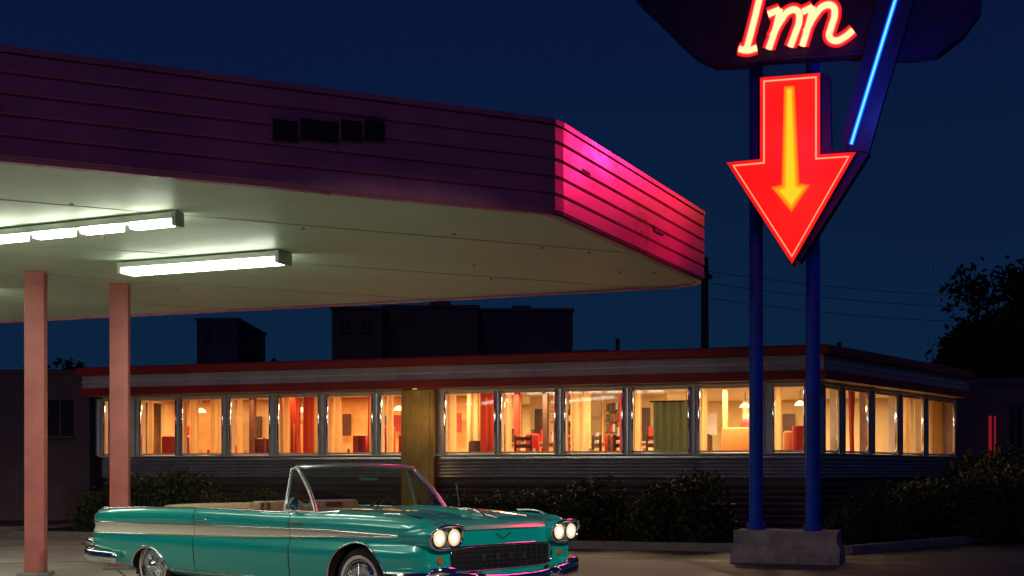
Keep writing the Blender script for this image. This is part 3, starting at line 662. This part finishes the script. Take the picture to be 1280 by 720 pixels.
for sd in (-1,1):
    for fn in (zt,zb_):
        tube('stripe_moulding',[(x,sd*(bodyy(x,fn(x))+.004),fn(x)) for x in np.linspace(-2.77,2.46,60)],.009,chrome,car)
    tube('belt_moulding',[(x,sd*(bodyy(x,itp(x,KS)-.012)-.005),itp(x,KS)-.004) for x in np.linspace(-2.7,0.9,40)],.008,chrome,car)
    tube('rocker_moulding',[(x,sd*(bodyy(x,.33)+.004),.33) for x in np.linspace(-1.05,1.5,30)],.014,chrome,car)
    for xd in (-.62,.95):
        tube('door_seam',[(xd+.03*math.sin(z*3),sd*(bodyy(xd+.03*math.sin(z*3),z)+.0008),z) for z in np.linspace(.32,.97,20)],.0045,blk,car)
    for xw,zc,r,a0,a1 in ((XF,.33,.40,8,172),(XR,.13,.425,28,152)):
        pts=[]
        for a_ in np.linspace(math.radians(a0),math.radians(a1),28):
            x=xw+r*math.cos(a_); z=zc+r*math.sin(a_); pts.append((x,sd*(bodyy(x,max(z,.30))+.003),z))
        tube('wheel_arch_trim',pts,.015 if xw<0 else .009,chrome,car)
    box('door_handle',(-.42,sd*(bodyy(-.4,.87)+.025),.87),(.16,.02,.022),chrome,car,bev=.008)
    for k in range(6): box('fender_script',(1.18-.03*k,sd*(bodyy(1.1,.87)+.003),.872+.004*(k%2)),(.016,.006,.03),chrome,car,rot=(0,.4,0))
    box('mirror_stalk',(.98,sd*.93,1.00),(.03,.03,.08),chrome,car,bev=.008); lathe('wing_mirror',[(0,-.05),(.03,-.045),(.055,-.02),(.06,.0),(0,.0)],chrome,car,'X',20,(.97,sd*.93,1.06))
    tube('fender_ornament',[(2.62,sd*.86*.96,.955),(2.45,sd*.87,.985),(2.2,sd*.88,.985)],.010,chrome,car,smooth=True)
for sd in (-1,1):
    for nm_,x0,x1,q in (('bonnet_seam',1.30,2.78,.66),('boot_lid_seam',-1.25,-2.74,.70)):
        pts=[]
        for x in np.linspace(x0,x1,24):
            s=section(x); yq=q*itp(x,KW); zq=float(np.interp(yq,[p[0] for p in s[::-1]][:8],[p[1] for p in s[::-1]][:8])); pts.append((x,sd*yq,zq+.0008))
        tube(nm_,pts,.0035,blk,car)
v=[];fcs=[];NN=24
for i in range(NN+1):
    x=1.42+(2.76-1.42)*i/NN; hw=.20-.06*i/NN; zc=itp(x,KC); hgt=.03*math.sin(math.pi*min(1,(i+2)/(NN+1)))+.004
    for yy,hh in ((-hw,-.006),(-hw*.6,hgt*.7),(0,hgt),(hw*.6,hgt*.7),(hw,-.006)): v.append((x,yy,zc+hh))
for i in range(NN):
    for j in range(4): q=i*5+j; fcs.append((q,q+5,q+6,q+1))
mesh('bonnet_crease',v,fcs,paint,car,True,60)
tube('hood_ornament',[(2.60,0,.945),(2.52,0,.99),(2.40,0,1.015),(2.25,0,1.012)],.012,chrome,car,smooth=True)
box('hood_ornament_wing',(2.42,0,1.012),(.05,.16,.008),chrome,car,bev=.003)
lens=emis('headlamp_lens',(1.0,0.72,0.40),1.1); bulb=emis('headlamp_bulb',(1.0,0.88,0.66),4.0)
def sell(hw,hh,N=36,e=2.6):
    r=[]
    for i in range(N):
        a_=2*math.pi*i/N; c_,s_=math.cos(a_),math.sin(a_); r.append((hw*math.copysign(abs(c_)**(2/e),c_),hh*math.copysign(abs(s_)**(2/e),s_)))
    return r
for sd in (-1,1):
    yc=sd*.79; zc=.80; rings=[(2.40,.15,.07),(2.55,.18,.10),(2.72,.195,.11),(2.86,.198,.11),(2.885,.19,.102)]; v=[];fcs=[]
    for (x,hw,hh) in rings:
        for (a_,b_) in sell(hw,hh):
            xx=x+(0.07 if x>2.8 else 0)*max(0,b_/hh); v.append((xx,yc+a_,zc+b_))
    N=36
    for i in range(len(rings)-1):
        for j in range(N): fcs.append((i*N+j,i*N+(j+1)%N,(i+1)*N+(j+1)%N,(i+1)*N+j))
    mesh('headlamp_pod',v,fcs,paint,car,True,50)
    v=[(2.878+.065*max(0,b_/.104),yc+a_,zc+b_) for a_,b_ in sell(.192,.104)]; tube('headlamp_bezel',v,.012,chrome,car,cyc=True)
    v=[(2.862,yc+a_,zc+b_) for a_,b_ in sell(.19,.102)]; mesh('headlamp_backplate',v,[tuple(range(N))],M['stainless'],car)
    for dy in (-.088,.088):
        lathe('headlamp_ring',[(.064,.0),(.072,.022),(.081,.02),(.083,.0)],chrome,car,'X',28,(2.866,yc+dy,zc-.003))
        lathe('headlamp',[(.041,.0215),(.055,.014),(.065,.0)],lens,car,'X',28,(2.868,yc+dy,zc-.003))
        lathe('headlamp_bulb',[(.0,.028),(.03,.026),(.041,.0215)],bulb,car,'X',28,(2.868,yc+dy,zc-.003))
    l=bpy.data.lights.new('headlamp_beam','SPOT'); l.energy=60; l.color=(1,.82,.55); l.spot_size=math.radians(70); l.spot_blend=.8; l.shadow_soft_size=.08
    o=bpy.data.objects.new('headlamp_beam',l); o.location=(2.98,yc,zc); o.rotation_euler=(math.radians(80),0,math.radians(-90)); link(o,car)
    lathe('indicator',[(0,.03),(.03,.02),(.035,0)],mat('amber_lens',(.4,.15,.03),.2),car,'X',20,(2.80,sd*.80,.60))
box('grille_cavity',(2.795,0,.60),(.02,1.30,.19),blk,car,bev=.008)
for k in range(4): box('grille_bar',(2.815,0,.54+.04*k),(.016,1.27,.006),dkch,car)
for k in range(17): box('grille_bar',(2.812,-.62+k*.0775,.60),(.012,.006,.17),dkch,car)
pts=[(2.812,a_,.60+b_) for a_,b_ in sell(.67,.105,48,6)]; tube('grille_surround',pts,.013,chrome,car,cyc=True)
for k,dy in enumerate((-.27,-.09,.09,.27)): box('grille_letter',(2.83,dy,.60),(.012,.05,.06),dkch,car,bev=.004)
for sd in (-1,1): box('v_emblem',(2.812,sd*.05,.785),(.012,.12,.012),chrome,car,rot=(sd*.45,0,0),bev=.004)
box('bonnet_lip_moulding',(2.80,0,.845),(.02,1.02,.010),chrome,car,bev=.004)
def loft(name,pts,ry,rz,m,N=20):
    P=[Vector(p) for p in pts]; v=[];fcs=[]
    for i,p in enumerate(P):
        t=(P[min(i+1,len(P)-1)]-P[max(i-1,0)]).normalized(); s=Vector((t.y,-t.x,0)).normalized(); k=1 if 0<i<len(P)-1 else .55
        for a_,b_ in sell(ry*k,rz*k,N,2.8): v.append(tuple(p+s*a_+Vector((0,0,b_))))
    for i in range(len(P)-1):
        for j in range(N): fcs.append((i*N+j,i*N+(j+1)%N,(i+1)*N+(j+1)%N,(i+1)*N+j))
    fcs.append(tuple(range(N))[::-1]); fcs.append(tuple((len(P)-1)*N+j for j in range(N)))
    return mesh(name,v,fcs,m,car,True,50)
def bez(pts,n=40):
    P=[Vector(p) for p in pts]; o=[]
    for i in range(len(P)-1):
        p0=P[max(i-1,0)];p1=P[i];p2=P[i+1];p3=P[min(i+2,len(P)-1)]
        for k in range(8):
            t=k/8; o.append(.5*((2*p1)+(-p0+p2)*t+(2*p0-5*p1+4*p2-p3)*t*t+(-p0+3*p1-3*p2+p3)*t**3))
    o.append(P[-1]); return o
loft('front_bumper',bez([(2.38,-1.03,.44),(2.65,-1.05,.445),(2.88,-.95,.45),(2.96,-.7,.44),(2.98,-.35,.40),(2.98,0,.39),(2.98,.35,.40),(2.96,.7,.44),(2.88,.95,.45),(2.65,1.05,.445),(2.38,1.03,.44)]),.035,.065,chrome)
loft('front_bumper_lower',bez([(2.80,-.92,.33),(2.93,-.6,.30),(2.95,0,.29),(2.93,.6,.30),(2.80,.92,.33)]),.03,.04,chrome)
for sd in (-1,1):
    loft('bumper_gull_wing',bez([(2.86,sd*.98,.50),(2.93,sd*.88,.52),(2.93,sd*.72,.50)]),.03,.04,chrome)
    lathe('bumper_guard',[(0,.10),(.03,.09),(.055,.05),(.07,0),(.07,-.08),(0,-.1)],chrome,car,'X',24,(2.99,sd*.5,.43))
loft('rear_bumper',bez([(-2.05,-1.03,.40),(-2.5,-1.05,.41),(-2.80,-.98,.43),(-2.93,-.7,.45),(-2.96,0,.46),(-2.93,.7,.45),(-2.80,.98,.43),(-2.5,1.05,.41),(-2.05,1.03,.40)]),.035,.065,chrome)
loft('rear_bumper_top',bez([(-2.62,-1.0,.55),(-2.84,-.94,.57),(-2.92,-.7,.56),(-2.94,0,.55),(-2.92,.7,.56),(-2.84,.94,.57),(-2.62,1.0,.55)]),.025,.035,chrome)
for sd in (-1,1):
    lathe('tail_lamp',[(0,-.05),(.05,-.045),(.08,-.02),(.09,.02)],mat('tail_lamp_lens',(.35,.01,.01),.15),car,'X',24,(-2.81,sd*.72,.72)); lathe('tail_lamp_ring',[(.09,-.02),(.105,-.01),(.105,.03)],chrome,car,'X',24,(-2.81,sd*.72,.72))
    tube('fin_moulding',[(-2.78,sd*.80,.86),(-2.70,sd*.86,.925),(-2.4,sd*.885,.95)],.009,chrome,car,smooth=True)
def wheel(x,y,sd):
    e=(x,y,.345); S=sd
    P=[(.20,-.10),(.27,-.112),(.315,-.105),(.34,-.08),(.347,-.04),(.347,.04),(.34,.08),(.315,.105),(.27,.112),(.20,.10)]
    lathe('tyre',P,rub,car,'Y',48,e)
    lathe('whitewall',[(.235,S*.110),(.24,S*.1135),(.262,S*.1145),(.267,S*.1125)],white,car,'Y',48,e)
    lathe('wheel_rim',[(.0,S*.02),(.19,S*.03),(.205,S*.095),(.222,S*.108),(.226,S*.104)],chrome,car,'Y',48,e)
    lathe('hub_cap',[(.0,S*.145),(.03,S*.142),(.06,S*.12),(.075,S*.10),(.13,S*.09),(.17,S*.10),(.195,S*.085)],chrome,car,'Y',48,e)
    for k in range(28):
        a_=2*math.pi*k/28; tube('spoke',[(x+.07*math.cos(a_),y+S*.118,.345+.07*math.sin(a_)),(x+.19*math.cos(a_+.12),y+S*.104,.345+.19*math.sin(a_+.12))],.0045,chrome,car,res=1)
for x in (XF,XR):
    for sd in (-1,1): wheel(x,sd*.83,sd)
box('underbody',(0,0,.25),(4.6,1.3,.12),blk,car)
box('cabin_floor',(0,0,.44),(2.1,1.55,.03),blk,car)
for xb,hb in ((.0,.98),(-.85,.95)):
    box('seat_cushion',(xb+.28,0,.62),(.55,1.5,.22),tanm,car,bev=.05); box('seat_back',(xb,0,.78),(.17,1.5,hb-.55),tanm,car,bev=.06,rot=(0,-.16,0))
    for k in range(7): box('seat_pleat',(xb+.10,-.6+k*.2,.80),(.02,.012,.30),white,car,rot=(0,-.16,0))
for yy in (-.38,.38): box('seat_back_crown',(-.02,yy,1.00),(.14,.62,.12),tanm,car,bev=.045)
v=[];fcs=[];NN=14
for i in range(NN+1):
    a_=math.pi*i/NN; x=-1.30-.22*math.cos(a_); z=.955+.045*math.sin(a_)
    for yy,kk in ((-.82,.2),(-.78,.85),(-.5,1),(0,1),(.5,1),(.78,.85),(.82,.2)): v.append((x,yy,.955+(z-.955)*kk+.012))
for i in range(NN):
    for j in range(6): q=i*7+j; fcs.append((q,q+7,q+8,q+1))
mesh('folded_top_boot',v,fcs,tanm,car,True,60)
box('dashboard',(1.02,0,.88),(.16,1.5,.18),paint,car,bev=.04); box('dash_trim',(.935,0,.88),(.012,1.3,.06),chrome,car)
pts=[]
for k in range(32):
    a_=2*math.pi*k/32; y=.2*math.cos(a_); z=.2*math.sin(a_); pts.append((.72+z*.45,.38+y,.92+z*.75))
tube('steering_wheel',pts,.011,blk,car,cyc=True); tube('steering_column',[(.72,.38,.92),(1.0,.38,.82)],.02,chrome,car); tube('steering_spoke',[(.72,.18,.92),(.72,.58,.92)],.008,chrome,car)
tube('rear_view_mirror',[(.98,-.1,1.30),(.98,.1,1.30)],.025,chrome,car)
def ws(s,t):
    q=abs(s)**2.6
    xb=1.46-.24*q; xt=.96-.16*q; yb=.86*s; yt=.76*s; zb=1.005-.03*q; ztp=1.425-.02*q
    bulge=.04*math.sin(math.pi*t)
    return (xb+(xt-xb)*t+bulge,yb+(yt-yb)*t,zb+(ztp-zb)*t)
v=[];fcs=[];A,Bn=32,8
for i in range(A+1):
    for j in range(Bn+1): v.append(ws(-1+2*i/A,j/Bn))
for i in range(A):
    for j in range(Bn): q=i*(Bn+1)+j; fcs.append((q,q+Bn+1,q+Bn+2,q+1))
mesh('windscreen',v,fcs,M['cglass'],car,True,60)
frm=mat('brushed_frame',(.75,.75,.76),.28,.9,var=.05)
fr=[ws(-1,t/6) for t in range(7)]+[ws(s,1) for s in np.linspace(-.97,.97,30)]+[ws(1,1-t/6) for t in range(7)]
tube('windscreen_frame',fr,.020,frm,car); tube('windscreen_base',[ws(s,0) for s in np.linspace(-1,1,30)],.014,frm,car)
for sd in (-1,1):
    top=Vector(ws(sd,1)); b0=Vector(ws(sd,0)); b1=Vector((.76,sd*.87,.985)); t1=top+Vector((-.07,0,-.02))
    tube('vent_window_frame',[tuple(top+Vector((0,0,-.01))),tuple(t1),tuple(b1)],.018,frm,car); tube('vent_window_base',[tuple(b1),tuple(b0)],.012,frm,car)
    mesh('vent_window_glass',[tuple(top),tuple(t1),tuple(b1),tuple(b0)],[(0,1,2,3)],M['cglass'],car)
for yy in (-.35,.3): tube('wiper',[(1.47,yy,1.01),(1.40,yy+.15,1.06),(1.30,yy+.34,1.12)],.006,blk,car)
tube('antenna',[(1.35,.93,.98),(1.28,.94,1.25)],.004,chrome,car)
print('done')
